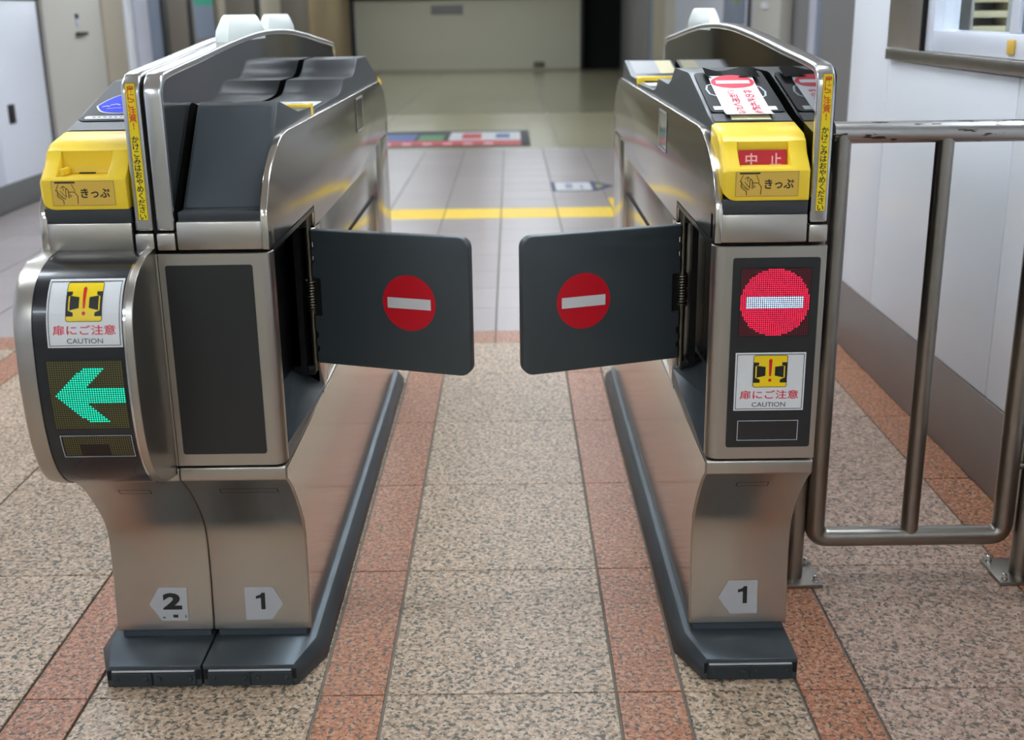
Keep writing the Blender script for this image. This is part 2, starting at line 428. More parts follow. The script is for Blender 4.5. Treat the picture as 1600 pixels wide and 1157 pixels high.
# office room seen through the panes
offw = tag(box('wall_office', 2.525, 2.60, .6, 4.6, 0, 2.72, 'office_wall', bevel=0), kind='structure')
oc = tag(empty('office_cabinet', (2.0, 4.42, 0)), 'pale low office cabinet behind the window', 'cabinet')
box('body', -.48, .5, -.14, .15, 0, 1.26, 'lavender', oc); box('door', -.47, .0, -.155, -.14, .06, 1.22, 'lavender', oc); box('door', .01, .49, -.155, -.14, .06, 1.22, 'lavender', oc)
ob = tag(empty('notice_board', (2.0, 4.598, 1.30)), 'pale grey board with green marks on the office wall', 'board')
box('board', -.5, .5, -.02, 0, 0, .7, 'office_wall', ob); box('green_mark', -.31, -.285, -.026, -.02, .01, .07, 'teal', ob, .001); box('green_mark', -.02, .01, -.026, -.02, .01, .08, 'teal', ob, .001)
rk = tag(empty('paper_rack', (1.80, 4.45, 1.26)), 'cream paper rack on the office cabinet behind the glass', 'rack')
for sx in (-.075, .062): box('rack_side', sx, sx + .012, -.06, .08, 0, .42, 'cream', rk)
box('rack_back', -.064, .062, .07, .08, 0, .42, 'office_wall', rk)
for k in range(7): box('rack_shelf', -.064, .062, -.06, .08, .015 + k * .055, .04 + k * .055, 'paper_cream', rk, .002)
# left wall with its doors, cream door and columns
wl = tag(box('wall_left', -3.86, -3.75, -4.2, 27.9, 0, 2.72, 'grey_wall', bevel=0), kind='structure')
def lw(n, y0, y1, z0, z1, m, d=.04, par=None): return box(n, -3.75, -3.71 + d - .04, y0, y1, z0, z1, m, par or wl, .004)
tag(lw('baseboard_left', -4.2, 9.28, 0, .192, 'baseboard_grey', .05), None)
for y0, y1 in ((-4.2, -1.4), (-1.39, 1.4), (1.41, 4.2), (4.21, 7.0), (7.01, 8.28)):
    lw('wall_panel', y0, y1, .194, 2.7, 'wall_white_cool', .035)
d1 = tag(empty('door_1', (-3.71, 8.6, 0)), kind='structure')
box('door_leaf', -.04, .0, -.315, .62, .196, 1.50, 'wall_white_cool', d1, .004); box('pull_handle', -.01, .012, -.13, -.03, .62, .76, 'black', d1, .006)
box('door_header', -.04, .01, -.315, .66, 1.503, 1.6, 'dark_wall', d1, .002)
lw('wall_gap', 9.24, 9.34, 0, 2.7, 'dark_wall', .01)
d2 = tag(empty('door_2', (-3.71, 10.0, 0)), kind='structure')
box('door_leaf', -.04, .0, -.65, .66, 0, 2.1, 'cream', d2, .004)
box('lock_plate', 0, .008, .02, .10, 1.30, 1.38, 'grey_mark', d2, .002); box('lever', .008, .03, -.02, .22, 1.22, 1.25, 'dark_wall', d2, .004); box('lock_cylinder', 0, .02, .02, .06, 1.36, 1.40, 'dark_wall', d2, .004)
secs = [(10.67, 11.25, 'beige_wall', .06), (11.25, 11.45, 'wall_white', .08), (11.45, 11.6, 'dark_wall', .03), (11.6, 12.05, 'lavender', .05), (12.05, 12.5, 'blue_grey', .04),
        (12.5, 12.72, 'dark_wall', .06), (12.72, 13.5, 'brown_wall', .05), (13.5, 14.9, 'dark_wall', .03), (14.9, 15.2, 'beige_wall', .08), (15.2, 17.1, 'brown_wall', .05),
        (17.1, 17.4, 'dark_wall', .07), (17.4, 19.0, 'beige_wall', .05), (19.0, 21.6, 'brown_wall', .04), (21.6, 27.0, 'tan_wall', .06)]
for y0, y1, m_, d in secs: lw('wall_panel', y0, y1 - .02, 0, 2.7, m_, d)
po = tag(empty('wall_poster', (-3.715, 14.2, 1.05)), 'small framed poster on dark wall far behind the left gates', 'poster')
box('frame', 0, .02, -.5, .5, 0, .7, 'grey_wall', po); box('print', .02, .024, -.42, .42, .06, .64, 'blue_grey', po, 0); box('print_band', .024, .026, -.42, .42, .44, .64, 'teal', po, 0)

# far right wall beyond the opening
wf = tag(box('wall_far_right', 2.66, 2.76, 4.7, 27.9, 0, 2.72, 'grey_wall', bevel=0), kind='structure')
def rw(n, y0, y1, z0, z1, m, d=.04, par=None): return box(n, 2.64 - d, 2.66, y0, y1, z0, z1, m, par or wf, .004)
for y0, y1, m_, d in [(4.72, 8.7, 'wall_white', .02), (8.7, 9.75, 'grey_wall', .06), (9.75, 9.95, 'blue_grey', .04), (9.95, 10.2, 'lavender', .05), (10.2, 10.8, 'grey_wall', .04),
                      (17.9, 18.3, 'dark_wall', .03), (18.3, 19.6, 'cream', .06), (19.6, 21.3, 'beige_wall', .05), (21.3, 21.8, 'blue_grey', .05), (21.8, 27.3, 'grey_wall', .06)]:
    rw('wall_panel', y0, y1 - .02, 0, 2.7, m_, d)
tm = tag(empty('cabinet_unit', (2.6, 11.4, 0)), 'light grey box cabinet on the far right wall', 'cabinet')
box('body', -.12, 0, -.6, .62, 0, 2.0, 'cream', tm, .01); box('top_latch', -.15, -.12, -.1, .12, 1.36, 1.42, 'wall_white', tm, .004)
vm = tag(empty('ticket_machine', (2.6, 15.0, 0)), 'pale lavender machine front with screen beyond the right gate', 'machine')
box('body', -.1, .0, -2.8, 2.8, 0, 2.1, 'lavender', vm, .01); box('screen', -.115, -.1, -2.5, -1.3, 1.2, 1.62, 'blue_grey', vm, .004); box('lamp_button', -.125, -.115, -2.2, -2.0, 1.42, 1.5, 'olive', vm, .004)
box('divider', -.12, -.1, -2.8, -2.7, 0, 2.1, 'dark_wall', vm, .002)

# end wall with the roller shutter
we = tag(box('wall_back', -3.8, 2.76, 27.9, 28.1, 0, 2.72, 'void', bevel=0), kind='structure')  # black colour stands in for the darkness of the opening beside the shutter
sh = tag(empty('door_3', (-1.05, 27.6, 0)), kind='structure')
pts = []; n = 34
for i in range(n):
    z0 = .05 + i * .047
    pts += [(0, z0), (-.012, z0 + .012), (-.012, z0 + .03), (0, z0 + .042)]
prism_x('shutter_curtain', pts + [(.05, .05 + n * .047), (.05, .05)], -2.62, 2.70, 'shutter', sh, angle=20)
box('bottom_bar', -2.62, 2.70, -.03, .04, .0, .06, 'beige_wall', sh); box('shutter_box', -2.7, 2.75, -.12, .2, 1.65, 2.3, 'dark_wall', sh); box('guide_rail', -2.70, -2.60, -.06, .1, 0, 1.66, 'dark_wall', sh)
box('guide_rail', 2.70, 2.78, -.06, .1, 0, 1.66, 'dark_wall', sh); box('notice_plate', -.80, -.05, -.025, -.012, 1.30, 1.52, 'grey_wall', sh); box('floor_latch', 1.6, 1.85, -.06, -.02, .08, .2, 'brown_wall', sh)
# behind the camera and overhead
tag(box('wall_front', -3.8, 2.7, -4.3, -4.2, 0, 2.72, 'back_wall', bevel=0), kind='structure')
tag(box('ceiling', -3.86, 2.76, -4.3, 28.1, 2.72, 2.82, 'ceiling', bevel=0), kind='structure')
fx = None; spots = [(X_, Y_) for Y_ in (-3.0, -.9, 2.6, 4.9, 7.4, 10.2, 13.6, 17.2, 21.0, 24.6) for X_ in (-2.2, .3)]
for i, (X_, Y_) in enumerate(spots):
    e = tag(empty('ceiling_light', (X_, Y_, 2.72)), 'long white fluorescent ceiling light outside the frame', 'light', 'fluorescent ceiling lights')
    if fx is None:
        fx = [box('housing', -.65, .65, -.14, .14, -.05, 0, 'lamp_white', e, .004), box('diffuser', -.62, .62, -.12, .12, -.062, -.05, 'tube', e, 0)]
    else:
        for q in fx: c = q.copy(); COL.objects.link(c); c.parent = e
oe = tag(empty('office_fill_light', (2.0, 2.6, 2.72)), 'unseen light added to brighten the office behind the window', 'light')  # added lamp out of view, only there to brighten the office
box('housing', -.2, .2, -.6, .6, -.05, 0, 'lamp_white', oe); box('diffuser', -.18, .18, -.58, .58, -.06, -.05, 'tube', oe, 0)

# ------------------------------------------------------------------ ticket gates (local: lane face x=0, near end y=0, far end y=L)
L = 2.15
FOOT = crom([(0, .48), (.03, .456), (.062, .422), (.092, .384), (.115, .35), (.132, .318), (.14, .28), (.141, .22), (.136, .14), (.128, .066)], 3)
def housing_profile():
    return crom([(0, .955), (-.05, .951), (-.098, .936), (-.135, .908), (-.16, .862), (-.168, .80), (-.17, .73), (-.165, .66), (-.152, .60), (-.125, .55), (-.08, .515), (0, .496)], 5)
HP = housing_profile()
def hy(z):
    for (ya, za), (yb, zb) in zip(HP[:-1], HP[1:]):
        if zb <= z <= za and za > zb: return ya + (yb - ya) * (za - z) / (za - zb)
    return 0
def hmap(x_, z_, h=0):
    y0 = hy(z_); dz = .004; t = Vector((0, hy(z_ + dz) - hy(z_ - dz), 2 * dz)).normalized(); n = Vector((1, 0, 0)).cross(t)
    return Vector((x_, y0, z_)) + n * h

CURVED.append(hmap)
def caution(parent, mp, x0, x1, z0, z1):
    W, Hh = x1 - x0, z1 - z0
    st = decal('caution_sticker', *rect(x0, x1, z0, z1, 4, 10), mp, 'sign_white', parent, h=.0012, thick=.001)
    st['label'] = 'white caution sticker with yellow door pictogram'
    decal('border', *frame2(x0 + .003, x1 - .003, z0 + .003, z1 - .003, .0012, 10), mp, 'ink_black', st, h=.0018)
    q0, q1 = x0 + W * .26, x0 + W * .74; r0, r1 = z0 + Hh * .41, z1 - Hh * .045
    w_, h_ = q1 - q0, r1 - r0
    def px(a): return q0 + a * w_
    def pz(b): return r0 + b * h_
    decal('pictogram_ground', *rrect(q0, q1, r0, r1, .004), mp, 'picto_yellow', st, h=.0018)
    decal('pictogram_rim', *stroke(rrect(q0, q1, r0, r1, .004)[0] + [rrect(q0, q1, r0, r1, .004)[0][0]], .0010), mp, 'ink_black', st, h=.0022)
    sh = []
    for s in (0, 1):
        g = (lambda a: px(a)) if not s else (lambda a: px(1 - a))
        sh.append(([(g(.0), pz(.78)), (g(.16), pz(.78)), (g(.16), pz(.70)), (g(.06), pz(.66)), (g(.06), pz(.30)), (g(.20), pz(.24)), (g(.20), pz(.14)), (g(.0), pz(.14))], [tuple(range(8))]))
        sh.append(([(g(.10), pz(.30)), (g(.36), pz(.36)), (g(.36), pz(.64)), (g(.10), pz(.68))], [(0, 1, 2, 3)]))
    decal('pictogram_doors', *merge(*sh), mp, 'ink_black', st, h=.0022)
    ex = ([(px(.45), pz(.86)), (px(.50), pz(.90)), (px(.55), pz(.86)), (px(.53), pz(.36)), (px(.50), pz(.34)), (px(.47), pz(.36))], [tuple(range(6))])
    decal('exclamation_mark', *merge(ex, disc(px(.5), pz(.22), w_ * .05, 14)), mp, 'sign_red', st, h=.0026)
    decal('lettering_red', *text('扉にご注意', x0 + W * .08, x1 - W * .08, z0 + Hh * .20, z0 + Hh * .355, .012), mp, 'ink_red', st, h=.0018)
    decal('lettering_black', *text('CAUTION', x0 + W * .26, x1 - W * .26, z0 + Hh * .065, z0 + Hh * .145), mp, 'ink_black', st, h=.0018)

def led(parent, mp, x0, x1, z0, z1, n, fn, mats, board, name='led_display'):
    b = decal(name, *rect(x0 - .002, x1 + .002, z0 - .002, z1 + .002, 2, 14), mp, board, parent, h=.0008)
    p = (x1 - x0) / n; groups = {}
    nz = int(round((z1 - z0) / p))
    for j in range(nz):
        for i in range(n):
            k = fn((i + .5) / n, (j + .5) / nz)
            if k is None: continue
            cx_, cz_ = x0 + (i + .5) * p, z0 + (j + .5) * (z1 - z0) / nz
            groups.setdefault(k, []).append(disc(cx_, cz_, p * .36, 6))
    for k, sh in groups.items():
        o = decal('led_dots', *merge(*sh), mp, mats[k], b, h=.0014); o['kind'] = 'stuff'
    return b

def pentagon(parent, mp, x0, x1, z0, z1, tipleft, num, extra=False):
    m_ = (z0 + z1) / 2
    if tipleft: pts = [(x0, m_), (x0 + .026, z0), (x1, z0), (x1, z1), (x0 + .022, z1)]; a0, a1 = x0 + .034, x1 - .016
    else: pts = [(x0, z0), (x1 - .026, z0), (x1, m_), (x1 - .022, z1), (x0, z1)]; a0, a1 = x0 + .016, x1 - .034
    s = decal('number_sticker', pts, [tuple(range(5))], mp, 'sticker_silver', parent, h=.001, thick=.0008)
    s['label'] = 'silver arrow sticker with number ' + num
    c_ = (a0 + a1) / 2; wd = .015 if num == '1' else .021
    if num == '1':
        h1 = z1 - .013 - (z0 + .024); b0 = z0 + .024; one = [(.002, 0), (.0115, 0), (.0115, 1), (.0045, 1), (.0005, .88), (-.009, .80), (-.009, .64), (.002, .69)]
        decal('numeral', [(c_ + a_, b0 + q_ * h1) for a_, q_ in one], [tuple(range(8))], mp, 'ink_black', s, h=.0016)
    else: decal('numeral', *text(num, c_ - wd * .72 if num == '1' else c_ - wd, c_ + wd * .72 if num == '1' else c_ + wd, z0 + (.024 if not extra else .026), z1 - .012, .05), mp, 'ink_black', s, h=.0016)
    if extra: decal('print_marks', *merge(rect(c_ + .0, c_ + .011, z0 + .007, z0 + .014), rect(x0 + .028, x0 + .034, z0 + .006, z0 + .009), rect(x1 - .006, x1 - .004, z0 + .006, z0 + .013)), mp, 'ink_black', s, h=.0016)

def bolt(parent, mp_origin, nrm, r=.006, h=.006, m='base_front', name='bolt'):
    o_ = Vector(mp_origin); n_ = Vector(nrm).normalized(); a = n_.orthogonal().normalized(); b = n_.cross(a)
    rings = []
    for rr, hh in ((r, 0), (r, h * .5), (r * .8, h * .85), (r * .3, h)):
        rings.append([o_ + n_ * hh + rr * (math.cos(k * math.pi / 5) * a + math.sin(k * math.pi / 5) * b) for k in range(10)])
    return loft(name, rings, m, parent)

def make_gate(name, loc, rz, label, door_end, face, closed, strip, number, slot_open, group='ticket gates in a row'):
    g = tag(empty(name, loc, rz), label, 'ticket gate', group)
    # ---- base
    def ring(z, s):      # plan of the base, lane-side slope set in by s
        e = .034 - s
        return [(.012 + s * .3, .012, z), (.213, .012, z), (.213, L - .012, z), (.012 + s * .3, L - .012, z), (-e, L - .12, z), (-e, .12, z)]
    loft('base_plinth', [ring(0, 0), ring(.028, 0), ring(.050, .022)], 'base_blue', g, bevel=.0015, seg=1)
    for yy, sg in ((.012, -1), (L - .012, 1)):
        for xa, xb in ((.022, .108), (.112, .202)):
            y0, y1 = (yy - .005, yy) if sg < 0 else (yy, yy + .005)
            pl = box('end_plate', xa, xb, y0, y1, .003, .035, 'base_front', g, .001, 1)
            for bx_ in (xa + .012, xb - .012): bolt(pl, (bx_, y0 if sg < 0 else y1, .022), (0, sg, 0), .0055, .004)
        box('edge_strip', .024, .200, min(yy, yy + sg * .005), max(yy, yy + sg * .005), .0368, .0405, 'sticker_silver', g, .001, 1)
        for xa in (.014, .204): box('end_notch', xa, xa + .007, yy - .003, yy + .003, .018, .040, 'gap_black', g, 0)
    # ---- foot
    prof = [(0, .508)] + FOOT + [(L - y, z) for y, z in FOOT[::-1]] + [(L, .508)]
    prism_x('foot', prof, 0, .2145, STEEL, g, bevel=.004, seg=3, angle=40)
    prism_x('foot_side_skin', [(min(max(y + .006, .006), L - .006) if y < 1 else y - .006, min(z, .503)) for y, z in prof], -.0012, .002, SIDE, g, angle=40)
    box('kick_strip', .010, .206, .134, L - .134, .049, .068, 'plastic_grey_light', g, .001, 1)
    box('seam_strip', .206, .209, .148, .149, .07, .25, 'gap_black', g, 0)
    mpf = flat((0, .128, 0), (1, 0, 0), (0, .006, .11)); 
    # rating plate on the curve under the overhang (both ends)
    for sg in (0, 1):
        if sg == 0: mpp = flat((.105 if face != 'plain' else .1, .0465, .4385), (1, 0, 0), (0, -.032, .034))
        else: mpp = flat((.09, L - .0465, .4385), (-1, 0, 0), (0, .032, .034))
        wd = .033 if sg == 0 else .06
        decal('rating_plate', *frame2(-wd, wd, -.010, .010, .0016), mpp, 'gap_black', g, h=.0016)
    # ---- lower body
    d0, d1 = (.035, .50) if door_end == 'front' else (L - .50, L - .035)
    def corner_col(n_, y0, y1, front):
        r_ = .024; pts = []
        if front:
            pts = [(.2145, y1), (.2145, y0)] + [(r_ - r_ * math.sin(R(a)), y0 + r_ - r_ * math.cos(R(a))) for a in range(0, 91, 10)] + [(0, y1)]
        else:
            pts = [(.2145, y0), (.2145, y1)] + [(r_ - r_ * math.sin(R(a)), y1 - r_ + r_ * math.cos(R(a))) for a in range(0, 91, 10)] + [(0, y0)]
        return prism_z(n_, pts, .512, .945, STEEL, g, bevel=.0012, seg=1, bevel_angle=40)
    corner_col('end_column', 0, .035, True); corner_col('end_column', L - .035, L, False)
    box('inner_wall', .072, .2145, .034, L - .034, .512, .947, 'dark_recess', g, 0)
    if door_end == 'front': s0, s1 = .50, L - .034
    else: s0, s1 = .034, L - .50
    box('side_panel', .010, .074, s0 + .004, s1, .512, .900, SIDE, g, .002)
    # flush uprights beside the shallow pocket
    if door_end == 'front': box('side_upright', 0, .06, L - .40, L - .034, .512, .947, SIDE, g, .002); box('side_upright', 0, .074, .50, .56, .512, .90, SIDE, g, .002)
    else: box('side_upright', 0, .06, .034, .40, .512, .947, SIDE, g, .002); box('side_upright', 0, .074, L - .56, L - .50, .512, .90, SIDE, g, .002)
    box('pocket_slit', .007, .02, (1.10 if door_end == 'front' else .45), (1.70 if door_end == 'front' else 1.05), .776, .786, 'gap_black', g, 0)
    # sloped floor of the door recess
    loft('recess_floor', [[(0, d0, .509), (.075, d0, .509), (.075, d0, .565), (0, d0, .512)], [(0, d1, .509), (.075, d1, .509), (.075, d1, .575), (0, d1, .545)]], 'base_blue', g)
    box('recess_soffit', .0, .075, d0, d1, .940, .950, 'dark_recess', g, 0)
    for yy in (1.02, 1.10): box('sensor_window', -.001, .004, yy - .012, yy + .012, .455 if yy < 1.05 else .42, .485 if yy < 1.05 else .45, 'black', g, 0)
    box('body_seam', -.0006, .002, .47 if door_end == 'front' else L - .474, .474 if door_end == 'front' else L - .47, .07, .508, 'gap_black', g, 0)
    # ---- dark inserts of the end faces
    mp0 = flat((0, 0, 0), (1, 0, 0), (0, 0, 1)); mp1 = flat((.0, L, 0), (-1, 0, 0), (0, 0, 1))
    for mpx, xs, k in ((mp0, 1, 0), (mp1, -1, 1)):
        a0, a1 = (.037, .203) if xs > 0 else (-.2015, -.0355)
        if face == 'bulge' and k == 0: continue
        decal('front_insert', *rrect(a0, a1, .538, .923, .005), mpx, 'panel_black', g, h=.0022, thick=.003)
    if face == 'led':
        def fn(a, b):
            r_ = math.hypot(a - .5, b - .5)
            if abs(b - .5) < .085 and abs(a - .5) < .40: return 'w'
            return 'r' if r_ < .5 else 'o'
        mpl = flat((0, -.0022, 0), (1, 0, 0), (0, 0, 1))
        led(g, mpl, .053, .186, .769, .902, 34, fn, {'w': 'led_white', 'r': 'led_red', 'o': 'led_off_red'}, 'led_board_dark')
        caution(g, mpl, .049, .186, .616, .735)
        dg = decal('small_display', *rrect(.058, .178, .553, .595, .002), mpl, 'display_glass', g, h=.0012)
        decal('display_edge', *frame2(.058, .178, .553, .595, .0012), mpl, 'grey_mark', dg, h=.0016)
    if face == 'bulge':
        base_prof = HP + [(.01, .496), (.01, .955)]
        prism_x('display_housing', base_prof, .030, .198, 'housing_black', g, angle=30)
        def grow(d):
            out = []
            for i, (y, z) in enumerate(HP):
                a = Vector(HP[max(i - 1, 0)]); b = Vector(HP[min(i + 1, len(HP) - 1)]); t = (b - a).normalized(); n_ = Vector((t.y, -t.x))
                if n_.x > 0: n_ = -n_
                out.append((y + n_.x * d, z + n_.y * d * 0 + (d if i < 6 else -d if i > len(HP) - 7 else 0) * .5))
            return out
        c0 = HP + [(.01, .496), (.01, .955)]
        c1 = [(y + (.030 if y < -.04 else 0), z - .0) for y, z in HP] + [(.01, .496), (.01, .955)]
        gp = grow(.003) + [(.01, .493), (.01, .958)]
        # left cheek: outer edge rounded off towards the lane
        rings = []
        for xx, d in ((-.008, -.022), (-.007, -.013), (-.003, -.006), (.004, -.001), (.016, .002), (.032, .003)):
            rings.append([(xx, y, z) for y, z in grow(d) + [(.01, .493), (.01, .958)]])
        loft('housing_cheek', rings, STEEL, g, angle=40)
        prism_x('housing_cheek', gp, .196, .2120, STEEL, g, bevel=.0008, seg=1, angle=40)
        prism_x('housing_rim', [(y - .0015, z) for y, z in gp], .1955, .1995, 'chrome', g, angle=60)
        caution(g, hmap, .058, .192, .812, .925)
        def arrow(a, b):
            # arrow pointing left: tip at x=.08,y=.5
            on = (b > .5 - .11 and b < .5 + .11 and a > .3)
            dlt = abs(b - .5)
            if dlt < .40 and (.06 + dlt * 1.02) <= a <= (.06 + dlt * 1.02 + .30): on = True
            return 'g' if on else 'o'
        led(g, hmap, .052, .187, .657, .787, 32, arrow, {'g': 'led_green', 'o': 'led_off_olive'}, 'led_board_green')
        sd = led(g, hmap, .060, .184, .600, .640, 30, lambda a, b: None if (.22 < a < .68 and b < .6) else 'o', {'o': 'led_off_olive'}, 'led_board_dark', 'small_display')
        decal('display_edge', *frame2(.056, .187, .597, .643, .001, 8), hmap, 'grey_mark', sd, h=.002)
    # ---- number stickers low on the foot
    zt = .128
    mpn0 = flat((0, .1205, 0), (1, 0, 0), (0, .105, 1)); mpn1 = flat((0, L - .1205, 0), (-1, 0, 0), (0, -.105, 1))
    if face == 'plain': pentagon(g, mpn1, -.142, -.058, .091, .167, False, number)
    else: pentagon(g, mpn0, .062 if face == 'led' else .076, .148 if face == 'led' else .160, .091, .168, True, number, face == 'bulge')
    # ---- upper body: polished side skin
    up = crom([(0, 1.0), (.006, 1.028), (.028, 1.062), (.06, 1.09), (.12, 1.123), (.19, 1.144), (.25, 1.15)], 4)
    bot = [(L, .951), (d1 if door_end != 'front' else L - .40, .951)]
    if door_end == 'front': bot = [(L, .951), (L - .40, .951), (L - .40, .904), (.50, .904), (.50, .951)]
    else: bot = [(L, .951), (L - .50, .951), (L - .50, .904), (.40, .904), (.40, .951)]
    prof = [(0, .951)] + up + [(L - y, z) for y, z in up[::-1]] + bot
    prism_x('side_skin', prof, 0, .015, SIDE, g, bevel=.003, seg=3, bevel_angle=40, angle=50)
    def lip(n_, y0, y1, front):
        r_ = .026
        if front: pts = [(.1735, y1), (.1735, y0)] + [(r_ - r_ * math.sin(R(a)), y0 + r_ - r_ * math.cos(R(a))) for a in range(0, 91, 10)] + [(0, y1)]
        else: pts = [(.1735, y0), (.1735, y1)] + [(r_ - r_ * math.sin(R(a)), y1 - r_ + r_ * math.cos(R(a))) for a in range(0, 91, 10)] + [(0, y0)]
        return prism_z(n_, pts, .952, 1.006, STEEL, g, bevel=.003, seg=2, bevel_angle=40)
    lip('front_lip', -.001, .05, True); lip('front_lip', L - .05, L + .001, False)
    # ---- plastic top
    top = [(.012, 1.0), (.012, 1.030), (.07, 1.05), (.12, 1.11), (.136, 1.160), (.14, 1.1625), (.198, 1.174), (.274, 1.195), (.45, 1.240), (.475, 1.243), (.665, 1.243)] \
        + crom([(.68, 1.242), (.70, 1.233), (.74, 1.212), (.79, 1.199), (.83, 1.198), (.97, 1.200), (.99, 1.197), (1.02, 1.182), (1.06, 1.168), (1.12, 1.163)], 3) \
        + [(1.48, 1.158), (1.50, 1.149), (1.535, 1.149), (1.538, 1.168), (1.70, 1.171), (1.905, 1.209), (1.925, 1.203)] + [(2.098, 1.018), (2.104, 1.0)]
    prism_x('top_cover', top, .0125, .1735, 'plastic_grey', g, bevel=.002, seg=2, bevel_angle=30, angle=32)
    # sloping front of the exit end
    sl = flat((.0935, 1.925, 1.203), (1, 0, 0), (0, -.173, .185))
    decal('exit_slope', *rrect(-.070, .074, -.246, -.006, .004), sl, 'plastic_grey_light', g, h=-.0012)
    box('exit_foot_strip', .014, .172, L - .046, L - .014, 1.005, 1.022, 'plastic_dark', g, .001)
    # ticket outlet with yellow mouth and its tray panel
    yo = merge(rect(.018, .168, 1.148, 1.168), )
    box('outlet_mouth', .014, .172, 1.526, 1.562, 1.150, 1.1745, 'yellow', g, .002)
    box('outlet_cheek', .014, .026, 1.498, 1.526, 1.149, 1.1735, 'yellow', g, .001)
    box('outlet_slot', .04, .15, 1.5245, 1.527, 1.153, 1.162, 'gap_black', g, 0)
    pn = flat((.093, 1.803, 1.1902), (1, 0, 0), (0, .205, .038))
    decal('outlet_panel', *rrect(-.065, .072, -.092, .09, .004), pn, 'sticker_silver', g, h=.0008)
    decal('outlet_panel_tint', *rrect(.02, .072, -.092, .09, .004), pn, 'paper_cream', g, h=.0012)
    pq = flat((.093, 1.38, 1.1598), (1, 0, 0), (0, 1, -.012))
    ns = decal('outlet_notice', *rrect(-.068, .066, -.09, .08, .003), pq, 'paper', g, h=.0012)
    decal('notice_print', *merge(*[rect(-.03 + .012 * k, .0 + .012 * k, -.03 + .012 * k, -.02 + .012 * k) for k in range(5)]), pq, 'grey_wall', ns, h=.0018)
    # ---- yellow ticket intake
    x0, x1 = .0105, .1725
    P = [(-.005, 1.033), (-.006, 1.088), (.000, 1.094), (.028, 1.118), (.036, 1.128), (.042, 1.138), (.062, 1.150), (.14, 1.1635), (.14, 1.12), (.03, 1.033)]
    Q = [(-.005, 1.033), (-.006, 1.088), (.000, 1.094), (.044, 1.0945), (.045, 1.1262), (.041, 1.137), (.062, 1.150), (.14, 1.1635), (.14, 1.12), (.03, 1.033)]
    rings = []; rr = .026
    for t in (0, .003, .007, .012, .018, .026):
        lift = rr - math.sqrt(max(0, rr * rr - (rr - t) ** 2))
        ins = .008 * (1 - min(1, t / .01)) ** 2
        rings.append([(x0 + t, y + (ins if y < .03 else 0), max(z, 1.033 + lift)) if z < 1.06 else (x0 + t, y + (ins if y < .1 else 0), z - ins * .6) for y, z in P])
    for xx, pf in ((.042, P), (.0435, Q), (.1375, Q), (.139, P), (x1 - .004, P)): rings.append([(xx, y, z) for y, z in pf])
    rings.append([(x1, y + (.002 if y < .03 else 0), z) for y, z in P])
    loft('ticket_intake', rings, 'yellow', g, bevel=.0015, seg=2, bevel_angle=25, angle=40)
    box('intake_foot', .012, .1735, .003, .05, 1.006, 1.034, 'plastic_dark', g, .001)
    mpy = flat((0, -.0058, 0), (1, 0, 0), (0, 0, 1))
    lb = decal('ticket_label', *rrect(.034, .151, 1.041, 1.087, .002), mpy, 'label_gold', g, h=.0008)
    decal('label_rim', *frame2(.034, .151, 1.041, 1.087, .0006), mpy, 'brown_wall', lb, h=.0012)
    ox, oz, s_ = .041, 1.044, .040
    def pp(a, b): return (ox + a * s_, oz + b * s_)
    ln = [stroke([pp(.1, .62), pp(.02, .62), pp(.16, .92)], .0011), stroke([pp(.78, .92), pp(.92, .6)], .0011), stroke([pp(.38, .62), pp(.38, .84), pp(.26, .74)], .0011), stroke([pp(.38, .84), pp(.5, .74)], .0011),
          stroke([pp(.1, .62), pp(.08, .36), pp(.34, .16), pp(.34, .0)], .0013), stroke([pp(.1, .55), pp(.45, .22)], .0011), stroke([pp(.24, .6), pp(.45, .36)], .0011), stroke([pp(.1, .44), pp(.36, .24)], .0011),
          stroke([pp(.48, .3), pp(.48, .66), pp(.53, .72), pp(.6, .66), pp(.6, .28)], .0013), stroke([pp(.6, .56), pp(.88, .56), pp(1.02, .36), pp(1.0, .02)], .0013), stroke([pp(.68, .48), pp(.66, .34), pp(.76, .4)], .0010)]
    decal('hand_pictogram', *merge(*ln), mpy, 'ink_black', lb, h=.0012)
    decal('slot_pictogram', *rect(ox - .0, ox + .038, oz + .0385, oz + .0415), mpy, 'ink_black', lb, h=.0012)
    decal('lettering', *text('きっぷ', .088, .142, 1.055, 1.073, .022), mpy, 'ink_black', lb, h=.0012)
    if not slot_open:
        mq = flat((0, .038, 1.0905), (1, 0, 0), (0, .15, .99))
        rp = decal('stop_plate', *rrect(.046, .136, .0, .031, .001), mq, 'red_plate', g, h=.003, thick=.002)
        for ch, c0 in (('中', .059), ('止', .105)): decal('lettering', *text(ch, c0, c0 + .022, .002, .025, .02), mq, 'ink_pink', rp, h=.0036)
    else:
        box('slot_mouth', .075, .105, .030, .036, 1.0955, 1.0975, 'gap_black', g, 0); box('guide_fin', .049, .058, .004, .036, 1.095, 1.108, 'yellow', g, .002)
    # ---- contactless reader on the slope
    rs = flat((0, .198, 1.1765), (1, 0, 0), (0, .252, .066)); k_ = math.hypot(.252, .066) / .252
    rdr = decal('reader_panel', *rrect(.020, .168, .0, .245 * k_, .012), rs, 'reader_black', g, h=.0022, thick=.002)
    decal('reader_band', *rect(.018, .170, -.055, -.004), flat((0, .198, 1.1765), (1, 0, 0), (0, .252, .056)), 'plastic_dark', g, h=.0006)
